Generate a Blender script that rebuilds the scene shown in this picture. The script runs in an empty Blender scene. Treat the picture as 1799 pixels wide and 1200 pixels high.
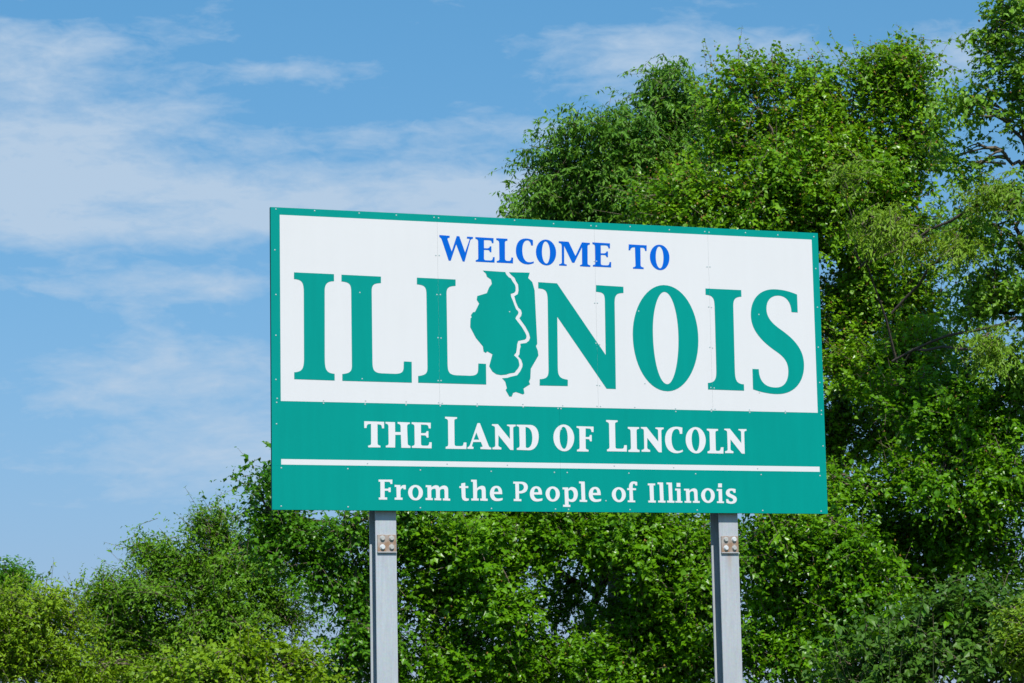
import bpy, bmesh, math, random
import numpy as np
from mathutils import Vector, Matrix
from mathutils.geometry import tessellate_polygon

# ------------------------------------------------------------------ camera, sky, sun, exposure
scene = bpy.context.scene
col = scene.collection
SIGN_Z = 4.40                       # height of the middle of the sign board (metres)
CAM = np.array([-7.3975, -19.6932, SIGN_Z - 2.757])
ROT = np.array([[0.942953, -0.02908, -0.331655], [-0.332413, -0.137582, -0.933045], [-0.018497, 0.990063, -0.1394]])
FPX = 4490.0                        # focal length in pixels of an 1800-pixel wide frame
cam_data = bpy.data.cameras.new('camera')
cam = bpy.data.objects.new('camera', cam_data)
col.objects.link(cam)
M = Matrix([list(ROT[i]) + [CAM[i]] for i in range(3)] + [[0, 0, 0, 1]])
cam.matrix_world = M
cam_data.sensor_width = 36.0
cam_data.lens = FPX / 1799.0 * 36.0
cam_data.clip_end = 6000.0
cam_data.dof.use_dof = True
cam_data.dof.focus_distance = 21.3
cam_data.dof.aperture_fstop = 9.0
scene.camera = cam

SUN_EL, SUN_AZ = math.radians(47), math.radians(186.5)       # azimuth clockwise from +Y
sun_dir = Vector((math.sin(SUN_AZ) * math.cos(SUN_EL), math.cos(SUN_AZ) * math.cos(SUN_EL), math.sin(SUN_EL)))
sl = bpy.data.lights.new('sun', 'SUN')
sl.energy = 5.0
sl.angle = math.radians(0.53)
sl.color = (1.0, 0.965, 0.90)
so = bpy.data.objects.new('sun', sl)
so.rotation_euler = sun_dir.to_track_quat('Z', 'Y').to_euler()
so.location = (0, -30, 40)
col.objects.link(so)

world = bpy.data.worlds.new('World')
scene.world = world
world.use_nodes = True
wn, wl = world.node_tree.nodes, world.node_tree.links
wn.clear()


def wnode(kind, **kw):
    n = wn.new(kind)
    for k, v in kw.items():
        setattr(n, k, v)
    return n


def wmath(op, a, b=None, c=None):
    n = wnode('ShaderNodeMath', operation=op)
    for i, v in enumerate((a, b, c)):
        if v is None:
            continue
        if isinstance(v, (int, float)):
            n.inputs[i].default_value = v
        else:
            wl.new(v, n.inputs[i])
    return n.outputs[0]


w_out = wnode('ShaderNodeOutputWorld')
w_bg = wnode('ShaderNodeBackground')
w_bg.inputs['Strength'].default_value = 0.120
wl.new(w_bg.outputs[0], w_out.inputs[0])
w_tc = wnode('ShaderNodeTexCoord')
w_sky = wnode('ShaderNodeTexSky', sky_type='NISHITA')
w_sky.sun_disc = False
w_sky.sun_elevation = SUN_EL
w_sky.sun_rotation = SUN_AZ
w_sky.altitude = 200
w_sky.air_density = 1.0
w_sky.dust_density = 0.3
w_sky.ozone_density = 2.0
w_hsv = wnode('ShaderNodeHueSaturation')
w_hsv.inputs['Saturation'].default_value = 1.3
w_hsv.inputs['Value'].default_value = 1.0
# the summer air is clear: the pale band of the model sky sits below the horizon line
w_lift = wnode('ShaderNodeVectorMath', operation='MULTIPLY_ADD')
w_lift.inputs[1].default_value = (1, 1, 0.6)
w_lift.inputs[2].default_value = (0, 0, 0.20)
w_nrm = wnode('ShaderNodeVectorMath', operation='NORMALIZE')
wl.new(w_tc.outputs['Generated'], w_lift.inputs[0])
wl.new(w_lift.outputs[0], w_nrm.inputs[0])
wl.new(w_nrm.outputs[0], w_sky.inputs['Vector'])
w_tone = wnode('ShaderNodeVectorMath', operation='MULTIPLY')
w_tone.inputs[1].default_value = (1.0, 1.22, 1.08)
wl.new(w_sky.outputs[0], w_hsv.inputs['Color'])
wl.new(w_hsv.outputs[0], w_tone.inputs[0])
# thin summer cloud, laid out by compass bearing and height above the horizon
w_sep = wnode('ShaderNodeSeparateXYZ')
wl.new(w_tc.outputs['Generated'], w_sep.inputs[0])
bear = wmath('ARCTAN2', w_sep.outputs[0], w_sep.outputs[1])
elev = wmath('ARCSINE', w_sep.outputs[2])
# pale air thickening towards the horizon all round
air = wmath('MINIMUM', wmath('MULTIPLY', wmath('EXPONENT', wmath('DIVIDE', wmath('ABSOLUTE', elev), -0.11)), 1.15), 1.0)
w_air = wnode('ShaderNodeMix', data_type='RGBA')
wl.new(air, w_air.inputs[0])
wl.new(w_tone.outputs[0], w_air.inputs[6])
w_air.inputs[7].default_value = (2.70, 3.54, 4.77, 1.0)
w_map = wnode('ShaderNodeMapping')
w_map.inputs['Scale'].default_value = (1.0, 1.0, 2.9)
w_map.inputs['Rotation'].default_value = (0, math.radians(3), 0)
wl.new(w_tc.outputs['Generated'], w_map.inputs[0])


def wnoise(scale, detail, rough, dist):
    n = wnode('ShaderNodeTexNoise')
    n.inputs['Scale'].default_value = scale
    n.inputs['Detail'].default_value = detail
    n.inputs['Roughness'].default_value = rough
    n.inputs['Distortion'].default_value = dist
    wl.new(w_map.outputs[0], n.inputs['Vector'])
    return n.outputs[0]


n_big = wnoise(17.0, 9, 0.58, 0.25)
n_fine = wnoise(60.0, 8, 0.66, 0.5)
# banks of cloud: bearing, height, half width, half height (radians), weight
CLOUDS = [(0.155, 0.213, 0.062, 0.031, 0.45), (0.150, 0.250, 0.030, 0.016, 0.26), (0.315, 0.198, 0.075, 0.013, 0.36), (0.255, 0.192, 0.075, 0.011, 0.30),
          (0.185, 0.188, 0.075, 0.008, 0.20), (0.350, 0.222, 0.050, 0.006, 0.20), (0.420, 0.252, 0.048, 0.011, 0.34), (0.520, 0.246, 0.032, 0.013, 0.30), (0.385, 0.236, 0.040, 0.009, 0.20),
          (0.205, 0.163, 0.050, 0.0055, 0.34), (0.2135, 0.122, 0.048, 0.026, 0.26), (0.24, 0.095, 0.035, 0.010, 0.20), (0.225, 0.243, 0.020, 0.005, 0.18), (0.262, 0.247, 0.028, 0.004, 0.17)]
acc = None
for (b0, e0, hb, he, wgt) in CLOUDS:
    db = wmath('DIVIDE', wmath('SUBTRACT', bear, b0), hb)
    de = wmath('DIVIDE', wmath('SUBTRACT', elev, e0), he)
    r2 = wmath('ADD', wmath('MULTIPLY', db, db), wmath('MULTIPLY', de, de))
    gsn = wmath('MULTIPLY', wmath('EXPONENT', wmath('MULTIPLY', r2, -0.8)), wgt)
    acc = gsn if acc is None else wmath('ADD', acc, gsn)
dens = wmath('ADD', wmath('ADD', wmath('MULTIPLY', n_big, 0.95), wmath('MULTIPLY', n_fine, 0.42)), wmath('MINIMUM', acc, 0.45))
w_mr = wnode('ShaderNodeMapRange', interpolation_type='LINEAR')
w_mr.inputs['From Min'].default_value = 0.77
w_mr.inputs['From Max'].default_value = 1.14
w_mr.inputs['To Max'].default_value = 0.92
wl.new(dens, w_mr.inputs['Value'])
w_mix = wnode('ShaderNodeMix', data_type='RGBA')
wl.new(w_mr.outputs[0], w_mix.inputs[0])
wl.new(w_air.outputs[2], w_mix.inputs[6])
w_mix.inputs[7].default_value = (3.50, 4.48, 5.65, 1.0)         # sunlit vapour in sky units
wl.new(w_mix.outputs[2], w_bg.inputs['Color'])

scene.render.engine = 'CYCLES'
scene.cycles.use_denoising = True
scene.cycles.max_bounces = 8
scene.cycles.diffuse_bounces = 4
scene.cycles.transmission_bounces = 4
scene.cycles.glossy_bounces = 2
scene.view_settings.view_transform = 'Standard'
scene.view_settings.look = 'None'
scene.view_settings.gamma = 1.0
scene.view_settings.exposure = 0.2

# ------------------------------------------------------------------ helpers
random.seed(4)
RIGHT = np.array([ROT[0, 0], ROT[1, 0], 0.0]); RIGHT /= np.linalg.norm(RIGHT)
FWD = np.array([-RIGHT[1], RIGHT[0], 0.0])
UP = np.array([0, 0, 1.0])


def at(px, py, depth):
    """point in the place seen at photo position (px, py), depth metres in front of the camera"""
    return CAM + ROT @ np.array([(px - 899.5) / FPX * depth, -(py - 600.0) / FPX * depth, -depth])


def tag(o, label=None, cat=None, group=None, kind=None):
    if label: o['label'] = label
    if cat: o['category'] = cat
    if group: o['group'] = group
    if kind: o['kind'] = kind
    return o


def empty(name, loc=(0, 0, 0)):
    o = bpy.data.objects.new(name, None)
    o.location = loc
    o.empty_display_size = 0.3
    col.objects.link(o)
    return o


def link(name, me, parent=None, loc=None):
    o = bpy.data.objects.new(name, me)
    col.objects.link(o)
    if parent is not None:
        o.parent = parent
    if loc is not None:
        o.location = loc
    return o


def mesh_from(name, verts, faces, mats, mat_idx=None):
    me = bpy.data.meshes.new(name)
    me.from_pydata([tuple(v) for v in verts], [], faces)
    for m in (mats if isinstance(mats, (list, tuple)) else [mats]):
        me.materials.append(m)
    if mat_idx is not None:
        me.polygons.foreach_set('material_index', mat_idx)
    me.update()
    return me


def fast_mesh(name, verts, tris, mat, attrs=None, smooth=False):
    me = bpy.data.meshes.new(name)
    nv, nt = len(verts), len(tris)
    me.vertices.add(nv)
    me.vertices.foreach_set('co', np.ascontiguousarray(verts, dtype=np.float32).ravel())
    me.loops.add(nt * 3)
    me.loops.foreach_set('vertex_index', np.ascontiguousarray(tris, dtype=np.int32).ravel())
    me.polygons.add(nt)
    me.polygons.foreach_set('loop_start', np.arange(0, nt * 3, 3, dtype=np.int32))
    me.polygons.foreach_set('use_smooth', np.full(nt, smooth, dtype=bool))
    for k, a in (attrs or {}).items():
        at_ = me.attributes.new(k, 'FLOAT', 'POINT')
        at_.data.foreach_set('value', np.ascontiguousarray(a, dtype=np.float32))
    me.materials.append(mat)
    me.update(calc_edges=True)
    return me


def box(x0, x1, y0, y1, z0, z1):
    v = [(x, y, z) for x in (x0, x1) for y in (y0, y1) for z in (z0, z1)]
    f = [(0, 1, 3, 2), (4, 6, 7, 5), (0, 4, 5, 1), (2, 3, 7, 6), (0, 2, 6, 4), (1, 5, 7, 3)]
    return v, f


def bevel_box_mesh(name, dims, mat, bev=0.002, seg=2):
    bm = bmesh.new()
    v, f = box(*dims)
    vs = [bm.verts.new(p) for p in v]
    for q in f:
        bm.faces.new([vs[i] for i in q])
    bmesh.ops.recalc_face_normals(bm, faces=bm.faces)
    bmesh.ops.bevel(bm, geom=list(bm.edges), offset=bev, segments=seg, affect='EDGES', profile=0.5)
    me = bpy.data.meshes.new(name)
    bm.to_mesh(me); bm.free()
    me.materials.append(mat)
    return me


def new_mat(name):
    m = bpy.data.materials.new(name)
    m.use_nodes = True
    nt = m.node_tree
    return m, nt.nodes, nt.links, nt.nodes['Principled BSDF']


def sheeting(name, base, rough=0.55, spec=0.05, var=0.05):
    """sign sheeting: even colour with faint blotches and rain streaks"""
    m, n, l, b = new_mat(name)
    tc = n.new('ShaderNodeTexCoord')
    mp = n.new('ShaderNodeMapping'); mp.inputs['Scale'].default_value = (9.0, 1.0, 0.7)
    no = n.new('ShaderNodeTexNoise'); no.inputs['Scale'].default_value = 1.4; no.inputs['Detail'].default_value = 6
    n2 = n.new('ShaderNodeTexNoise'); n2.inputs['Scale'].default_value = 1.1; n2.inputs['Detail'].default_value = 3
    l.new(tc.outputs['Object'], mp.inputs[0]); l.new(mp.outputs[0], no.inputs['Vector']); l.new(tc.outputs['Object'], n2.inputs['Vector'])
    ad = n.new('ShaderNodeMath'); ad.operation = 'ADD'
    l.new(no.outputs[0], ad.inputs[0]); l.new(n2.outputs[0], ad.inputs[1])
    mr = n.new('ShaderNodeMapRange')
    mr.inputs['From Min'].default_value = 0.7; mr.inputs['From Max'].default_value = 1.3
    mr.inputs['To Min'].default_value = 1.0 - var; mr.inputs['To Max'].default_value = 1.0 + var
    l.new(ad.outputs[0], mr.inputs[0])
    mx = n.new('ShaderNodeVectorMath'); mx.operation = 'SCALE'
    mx.inputs[0].default_value = base
    l.new(mr.outputs[0], mx.inputs['Scale'])
    l.new(mx.outputs[0], b.inputs['Base Color'])
    b.inputs['Roughness'].default_value = rough
    b.inputs['Specular IOR Level'].default_value = spec
    bp = n.new('ShaderNodeBump'); bp.inputs['Strength'].default_value = 0.35; bp.inputs['Distance'].default_value = 0.012     # sheet metal is never quite flat
    l.new(n2.outputs[0], bp.inputs['Height']); l.new(bp.outputs[0], b.inputs['Normal'])
    return m


M_GREEN = sheeting('green_sheeting', (0.0000, 0.2247, 0.1922))
M_WHITE = sheeting('white_sheeting', (0.5629, 0.5613, 0.5709), var=0.012)
M_BLUE = sheeting('blue_sheeting', (0.0, 0.095, 0.46))
M_LETTER = sheeting('white_letter_sheeting', (0.5788, 0.5788, 0.5901), var=0.012)
M_EDGE = sheeting('board_edge_paint', (0.0078, 0.1240, 0.1162), rough=0.6)


def galvanised(name, base, stain=None, metallic=0.25, streak=None):
    m, n, l, b = new_mat(name)
    tc = n.new('ShaderNodeTexCoord')
    mp = n.new('ShaderNodeMapping'); mp.inputs['Scale'].default_value = (14.0, 14.0, 1.1)
    l.new(tc.outputs['Object'], mp.inputs[0])
    no = n.new('ShaderNodeTexNoise'); no.inputs['Scale'].default_value = 2.5; no.inputs['Detail'].default_value = 8; no.inputs['Roughness'].default_value = 0.65
    l.new(mp.outputs[0], no.inputs['Vector'])
    vo = n.new('ShaderNodeTexVoronoi'); vo.inputs['Scale'].default_value = 70.0
    l.new(tc.outputs['Object'], vo.inputs['Vector'])
    cr = n.new('ShaderNodeMix'); cr.data_type = 'RGBA'
    cr.inputs[6].default_value = tuple(c * 0.74 for c in base) + (1,)
    cr.inputs[7].default_value = tuple(min(1, c * 1.24) for c in base) + (1,)
    l.new(no.outputs[0], cr.inputs[0])
    sp = n.new('ShaderNodeMix'); sp.data_type = 'RGBA'; sp.blend_type = 'MULTIPLY'; sp.inputs[0].default_value = 0.08
    l.new(cr.outputs[2], sp.inputs[6]); l.new(vo.outputs['Color'], sp.inputs[7])
    out = sp.outputs[2]
    if stain:
        n2 = n.new('ShaderNodeTexNoise'); n2.inputs['Scale'].default_value = stain[1]; n2.inputs['Detail'].default_value = 5
        l.new(tc.outputs['Object'], n2.inputs['Vector'])
        mr = n.new('ShaderNodeMapRange'); mr.inputs['From Min'].default_value = stain[2]; mr.inputs['From Max'].default_value = stain[3]
        l.new(n2.outputs[0], mr.inputs[0])
        st = n.new('ShaderNodeMix'); st.data_type = 'RGBA'
        l.new(mr.outputs[0], st.inputs[0]); l.new(out, st.inputs[6])
        st.inputs[7].default_value = stain[0] + (1,)
        out = st.outputs[2]
    if streak:                                # rust washed down the face below the plate
        sx = n.new('ShaderNodeSeparateXYZ'); l.new(tc.outputs['Object'], sx.inputs[0])
        def mth(op, a, b_=0.0):
            q = n.new('ShaderNodeMath'); q.operation = op
            for i_, v_ in ((0, a), (1, b_)):
                if isinstance(v_, (int, float)): q.inputs[i_].default_value = v_
                else: l.new(v_, q.inputs[i_])
            return q.outputs[0]
        gx = mth('EXPONENT', mth('MULTIPLY', mth('POWER', mth('DIVIDE', sx.outputs[0], 0.022), 2.0), -1.0))
        dz = mth('SUBTRACT', streak, sx.outputs[2])
        gz = mth('MULTIPLY', mth('GREATER_THAN', dz, 0.0), mth('EXPONENT', mth('DIVIDE', dz, -0.085)))
        fr = mth('GREATER_THAN', 0.0725, sx.outputs[1])
        fac = mth('MULTIPLY', mth('MULTIPLY', mth('MULTIPLY', gx, gz), fr), mth('ADD', mth('MULTIPLY', no.outputs[0], 1.2), 0.15))
        st2 = n.new('ShaderNodeMix'); st2.data_type = 'RGBA'
        l.new(fac, st2.inputs[0]); l.new(out, st2.inputs[6]); st2.inputs[7].default_value = (0.33, 0.19, 0.10, 1)
        out = st2.outputs[2]
    l.new(out, b.inputs['Base Color'])
    b.inputs['Metallic'].default_value = metallic
    b.inputs['Roughness'].default_value = 0.55
    bp = n.new('ShaderNodeBump'); bp.inputs['Strength'].default_value = 0.12; bp.inputs['Distance'].default_value = 0.004
    l.new(no.outputs[0], bp.inputs['Height']); l.new(bp.outputs[0], b.inputs['Normal'])
    return m


M_GALV = galvanised('galvanised_steel', (0.4030, 0.4340, 0.4650))
M_GALV2 = galvanised('galvanised_steel_rust_streak', (0.4108, 0.4301, 0.4534), streak=SIGN_Z - 1.55)
M_PLATE = galvanised('rusty_plate', (0.3875, 0.3797, 0.3642), ((0.27, 0.165, 0.10), 11.0, 0.30, 0.58))
M_BOLT = galvanised('zinc_bolt', (0.40, 0.39, 0.375), None, 0.2)
M_BOLT2 = galvanised('bright_zinc_bolt', (0.56, 0.57, 0.585), None, 0.2)
M_RIVET = galvanised('rivet_head', (0.34, 0.44, 0.43), None, 0.0)
M_STRAP = galvanised('aluminium_stringer', (0.4263, 0.4340, 0.4417), None, 0.5)


def ground_mat():
    m, n, l, b = new_mat('meadow_ground')
    tc = n.new('ShaderNodeTexCoord')
    n1 = n.new('ShaderNodeTexNoise'); n1.inputs['Scale'].default_value = 0.35; n1.inputs['Detail'].default_value = 8
    n2 = n.new('ShaderNodeTexNoise'); n2.inputs['Scale'].default_value = 18.0; n2.inputs['Detail'].default_value = 6
    l.new(tc.outputs['Object'], n1.inputs['Vector']); l.new(tc.outputs['Object'], n2.inputs['Vector'])
    a = n.new('ShaderNodeMix'); a.data_type = 'RGBA'
    a.inputs[6].default_value = (0.045, 0.085, 0.018, 1); a.inputs[7].default_value = (0.12, 0.13, 0.045, 1)
    l.new(n1.outputs[0], a.inputs[0])
    c = n.new('ShaderNodeMix'); c.data_type = 'RGBA'; c.blend_type = 'MULTIPLY'; c.inputs[0].default_value = 0.6
    l.new(a.outputs[2], c.inputs[6]); l.new(n2.outputs[0], c.inputs[7])
    l.new(c.outputs[2], b.inputs['Base Color'])
    b.inputs['Roughness'].default_value = 0.95
    bp = n.new('ShaderNodeBump'); bp.inputs['Strength'].default_value = 0.8; bp.inputs['Distance'].default_value = 0.05
    l.new(n2.outputs[0], bp.inputs['Height']); l.new(bp.outputs[0], b.inputs['Normal'])
    return m


# ------------------------------------------------------------------ ground
gv, gf = [], []
rings = [0, 6, 14, 24, 36, 50, 70, 100, 160, 300, 700, 1500, 3000]
SEG = 48
rg = random.Random(2)
gv.append((0, 0, 0))
for r in rings[1:]:
    for k in range(SEG):
        a = 2 * math.pi * k / SEG
        gv.append((r * math.cos(a), r * math.sin(a), -0.02 - (rg.random() * 0.12 if 6 < r < 300 else 0)))
for k in range(SEG):
    gf.append((0, 1 + k, 1 + (k + 1) % SEG))
for i in range(len(rings) - 2):
    for k in range(SEG):
        a, b_ = 1 + i * SEG + k, 1 + i * SEG + (k + 1) % SEG
        gf.append((a, a + SEG, b_ + SEG, b_))
ground = link('ground', mesh_from('ground', gv, gf, ground_mat()))
for p in ground.data.polygons:
    p.use_smooth = True
tag(ground, kind='structure')

# ------------------------------------------------------------------ the welcome sign
# artwork of the board in millimetres from the middle of the board: x to the right, z up
GLYPHS = {
    'big_i': 'M -2248 693 L -1915 691 -1915 634 C -1964 630 -1993 619 -1994 552 L -1998 17 C -1998 -77 -1997 -119 -1917 -122 L -1917 -176 -2252 -173 -2252 -118 C -2187 -113 -2171 -89 -2170 -5 L -2168 537 C -2169 610 -2177 637 -2249 639',
    'big_l': 'M -1213 689 L -880 686 -881 633 C -936 629 -959 620 -960 568 L -960 -15 C -960 -80 -952 -105 -885 -108 L -768 -109 C -718 -107 -698 -95 -697 -52 L -695 -6 -628 -7 -629 -178 -1214 -177 -1214 -122 C -1153 -115 -1134 -101 -1133 -54 L -1133 549 C -1133 613 -1142 630 -1214 634',
    'big_n': 'M -157 691 L 10 687 431 96 435 567 C 434 616 420 627 357 629 L 359 685 606 680 605 627 C 547 624 526 615 523 544 L 515 -189 432 -188 6 405 1 -18 C 1 -92 11 -113 88 -121 L 86 -174 -163 -175 -161 -123 C -100 -118 -83 -103 -81 -46 L -76 541 C -77 620 -88 637 -158 639',
    'big_o': 'M 973 708 C 1150 714 1288 505 1279 242 C 1272 2 1140 -194 985 -197 C 809 -201 673 13 680 283 C 686 512 817 702 973 708|M 978 650 C 1050 653 1103 467 1096 236 C 1090 31 1039 -136 983 -137 C 910 -139 857 67 864 323 C 869 501 920 648 978 650',
    'big_s': 'M 2219 671 L 2219 515 2160 516 C 2160 605 2113 658 2038 656 C 1964 653 1926 606 1924 538 C 1921 461 1975 409 2052 361 C 2197 270 2266 182 2262 55 C 2256 -99 2150 -196 2002 -198 C 1924 -199 1846 -185 1773 -162 L 1774 13 1833 12 C 1832 -91 1887 -145 1990 -142 C 2064 -141 2107 -89 2111 -3 C 2114 78 2083 122 1996 174 C 1843 269 1771 366 1775 483 C 1779 619 1868 705 1996 709 C 2075 711 2144 698 2219 671',
    'profile': 'M -642 770 L -446 765 -436 744 -416 723 -397 713 -383 689 -370 672 -362 660 -357 640 -358 610 -369 595 -401 584 -398 559 -383 525 -368 485 -356 456 -343 445 -336 432 -340 417 -358 394 -364 378 -350 360 -309 309 -279 260 -269 236 -272 216 -285 205 -343 192 -353 164 -356 134 -360 109 -363 94 -383 72 -361 52 -344 35 -340 11 -336 -11 -347 -34 -369 -59 -382 -74 -426 -81 -452 -91 -499 -97 -540 -91 -574 -69 -601 -26 -571 74 -616 97 -627 84 -647 94 -653 138 -713 207 -760 295 -756 367 -745 376 -752 393 -734 419 -716 422 -679 493 -700 524 -694 555 -611 582 -589 632 -565 662 -572 697 -607 720 -615 745',
    'mapside': 'M -413 765 L -230 768 -245 722 -209 690 -190 621 -176 174 -188 153 -172 114 -168 75 -237 -36 -243 -120 -256 -145 -246 -166 -305 -203 -298 -243 -310 -253 -372 -234 -396 -242 -409 -273 -430 -273 -462 -219 -450 -204 -464 -150 -491 -123 -442 -118 -421 -110 -359 -95 -332 -63 -311 -23 -309 2 -320 36 -347 65 -335 80 -331 120 -323 145 -325 169 -275 176 -249 196 -238 222 -248 261 -278 315 -329 383 -313 403 -307 428 -315 453 -337 472 -357 516 -370 565 -340 584 -332 616 -335 666 -352 690 -364 720 -394 743',
    'w': 'M -1015 1052 L -925 1049 -926 1034 C -937 1032 -945 1029 -945 1020 L -910 919 -864 1050 -841 1048 -794 916 -753 1026 C -751 1033 -759 1032 -777 1033 L -775 1049 -722 1048 -724 1033 C -737 1031 -744 1026 -747 1017 L -799 839 -816 839 -870 980 -919 842 -937 841 -992 1007 C -997 1024 -1003 1029 -1015 1036',
    'e': 'M -702 1048 L -543 1046 -544 1004 -559 1003 C -559 1022 -567 1027 -589 1027 L -627 1026 -628 958 -605 958 C -587 959 -581 963 -577 976 L -563 976 -564 927 -578 927 C -580 942 -587 945 -605 944 L -628 944 -630 873 C -629 860 -625 857 -604 857 L -577 857 C -560 857 -554 864 -552 886 L -536 886 -538 841 -703 842 -702 855 C -686 858 -680 862 -680 874 L -679 1011 C -679 1026 -686 1031 -702 1034',
    'l': 'M -519 1047 L -421 1046 -421 1030 C -439 1029 -443 1024 -444 1012 L -446 881 C -445 864 -440 860 -424 860 L -412 860 C -396 861 -392 871 -390 890 L -374 889 -376 841 -519 842 -519 855 C -502 858 -495 861 -495 876 L -495 1010 C -496 1025 -503 1030 -520 1032',
    'c': 'M -196 1044 L -196 999 -214 999 C -216 1028 -230 1041 -247 1040 C -276 1039 -291 1004 -292 954 C -293 893 -271 855 -234 856 C -218 856 -206 860 -194 865 L -192 851 C -209 843 -228 838 -246 837 C -311 835 -350 884 -349 949 C -347 1014 -313 1053 -264 1055 C -239 1057 -217 1052 -196 1044',
    'o': 'M -85 1054 C -32 1057 9 1008 8 946 C 7 886 -31 837 -77 835 C -131 833 -173 883 -172 947 C -171 1004 -132 1052 -85 1054|M -85 1038 C -63 1039 -46 998 -47 947 C -48 895 -63 852 -80 851 C -102 850 -119 893 -118 947 C -117 997 -102 1038 -85 1038',
    'm': 'M 33 1045 L 122 1044 180 926 241 1044 313 1042 312 1029 C 297 1027 292 1022 291 1013 L 288 868 C 289 856 295 853 313 851 L 311 838 218 840 219 850 C 233 853 238 856 238 866 L 240 1002 169 867 149 868 81 1007 78 862 C 78 853 85 852 100 850 L 100 838 32 839 32 850 C 48 852 56 857 57 867 L 59 1003 C 59 1024 52 1030 33 1031',
    't': 'M 664 1045 L 828 1043 826 995 812 995 C 810 1017 803 1021 787 1021 L 770 1021 768 872 C 768 858 776 854 795 852 L 795 838 697 838 698 851 C 714 853 721 856 721 870 L 720 1021 C 695 1022 682 1018 678 995 L 661 994',
    'st': 'M -1674 -501 L -1507 -503 -1508 -556 -1525 -556 C -1527 -531 -1533 -526 -1547 -525 L -1563 -524 -1564 -678 C -1563 -691 -1556 -694 -1540 -697 L -1540 -711 -1643 -712 -1643 -698 C -1626 -695 -1619 -692 -1618 -679 L -1617 -523 -1631 -523 C -1646 -524 -1653 -529 -1655 -555 L -1674 -556',
    'sh': 'M -1495 -503 L -1415 -504 -1415 -584 -1368 -584 -1368 -537 C -1369 -522 -1377 -518 -1393 -516 L -1393 -502 -1290 -504 -1290 -516 C -1306 -517 -1312 -523 -1313 -536 L -1310 -676 C -1310 -687 -1302 -691 -1287 -695 L -1287 -711 -1364 -711 -1367 -606 -1414 -607 -1417 -710 -1495 -710 -1495 -696 C -1477 -693 -1472 -690 -1471 -676 L -1471 -537 C -1472 -524 -1479 -519 -1495 -517',
    'se': 'M -1274 -502 L -1112 -503 -1113 -550 -1130 -549 C -1132 -526 -1137 -521 -1156 -520 L -1196 -519 -1196 -589 -1168 -589 C -1154 -588 -1151 -584 -1149 -573 L -1133 -572 -1133 -625 -1149 -625 C -1151 -612 -1155 -607 -1168 -607 L -1197 -607 -1197 -674 C -1197 -687 -1192 -690 -1179 -691 L -1151 -691 C -1133 -691 -1129 -684 -1126 -662 L -1106 -663 -1108 -712 -1275 -710 -1275 -696 C -1259 -693 -1252 -688 -1251 -677 L -1251 -535 C -1251 -522 -1259 -518 -1274 -516',
    'tl': 'M -989 -451 L -886 -453 -887 -466 C -905 -468 -910 -473 -910 -485 L -911 -672 C -910 -686 -906 -690 -890 -690 L -859 -690 C -839 -689 -835 -684 -833 -660 L -809 -659 -810 -713 -988 -713 -987 -697 C -973 -695 -967 -690 -965 -678 L -964 -486 C -965 -474 -974 -469 -989 -466',
    'sa': 'M -711 -499 L -690 -498 -616 -687 C -612 -693 -606 -696 -595 -699 L -596 -713 -689 -711 -689 -696 C -671 -693 -668 -691 -671 -685 L -684 -653 -750 -654 -761 -682 C -763 -691 -759 -694 -748 -695 L -750 -711 -801 -711 -800 -698 C -790 -694 -785 -691 -779 -680|M -722 -576 L -699 -635 -746 -635',
    'sn': 'M -586 -505 L -534 -504 -432 -625 -431 -531 C -432 -521 -441 -519 -455 -516 L -455 -506 -380 -505 -380 -519 C -396 -521 -401 -525 -402 -535 L -403 -715 -431 -714 -531 -595 -534 -676 C -533 -687 -525 -692 -508 -696 L -508 -712 -585 -712 -585 -697 C -567 -694 -560 -689 -560 -677 L -560 -533 C -561 -523 -569 -519 -586 -516',
    'sd': 'M -371 -505 L -251 -505 C -204 -507 -178 -546 -180 -601 C -181 -671 -219 -714 -266 -715 L -374 -713 -373 -699 C -355 -695 -350 -691 -348 -678 L -349 -532 C -350 -522 -357 -519 -371 -516|M -294 -523 C -252 -523 -235 -562 -236 -612 C -237 -662 -255 -696 -282 -696 C -292 -696 -296 -690 -295 -680',
    'so': 'M 42 -496 C 93 -495 134 -545 133 -607 C 131 -668 92 -719 45 -719 C -10 -720 -53 -668 -51 -603 C -50 -545 -8 -497 42 -496|M 40 -515 C 61 -514 76 -555 75 -605 C 74 -657 59 -699 42 -699 C 20 -699 3 -653 4 -597 C 5 -552 21 -515 40 -515',
    'sf': 'M 156 -508 L 307 -509 306 -554 288 -554 C 286 -532 281 -527 263 -526 L 236 -525 234 -597 256 -597 C 267 -597 271 -592 272 -580 L 289 -579 288 -632 272 -632 C 270 -618 266 -614 255 -614 L 234 -613 233 -685 C 233 -698 240 -700 258 -703 L 257 -718 155 -718 156 -703 C 173 -700 178 -696 179 -684 L 180 -539 C 180 -526 172 -523 156 -521',
    'si': 'M 614 -506 L 716 -506 715 -520 C 698 -522 692 -527 692 -539 L 691 -678 C 691 -691 697 -695 715 -698 L 714 -715 614 -715 614 -700 C 632 -697 637 -692 638 -679 L 638 -540 C 637 -528 629 -523 614 -520',
    'sc': 'M 1109 -503 L 1106 -555 1084 -556 C 1083 -526 1073 -515 1056 -515 C 1023 -516 1009 -553 1007 -601 C 1006 -660 1026 -700 1062 -701 C 1078 -701 1092 -696 1107 -690 L 1107 -705 C 1089 -714 1069 -720 1048 -720 C 982 -720 946 -671 948 -605 C 950 -539 988 -498 1049 -496 C 1071 -496 1090 -499 1109 -503',
    'sl': 'M 1333 -508 L 1436 -509 1436 -523 C 1417 -525 1412 -528 1411 -541 L 1410 -676 C 1410 -692 1413 -695 1428 -695 C 1448 -695 1454 -688 1457 -664 L 1482 -663 1479 -717 1334 -716 1333 -700 C 1351 -698 1357 -692 1357 -680 L 1357 -542 C 1356 -529 1348 -524 1333 -522',
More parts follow.
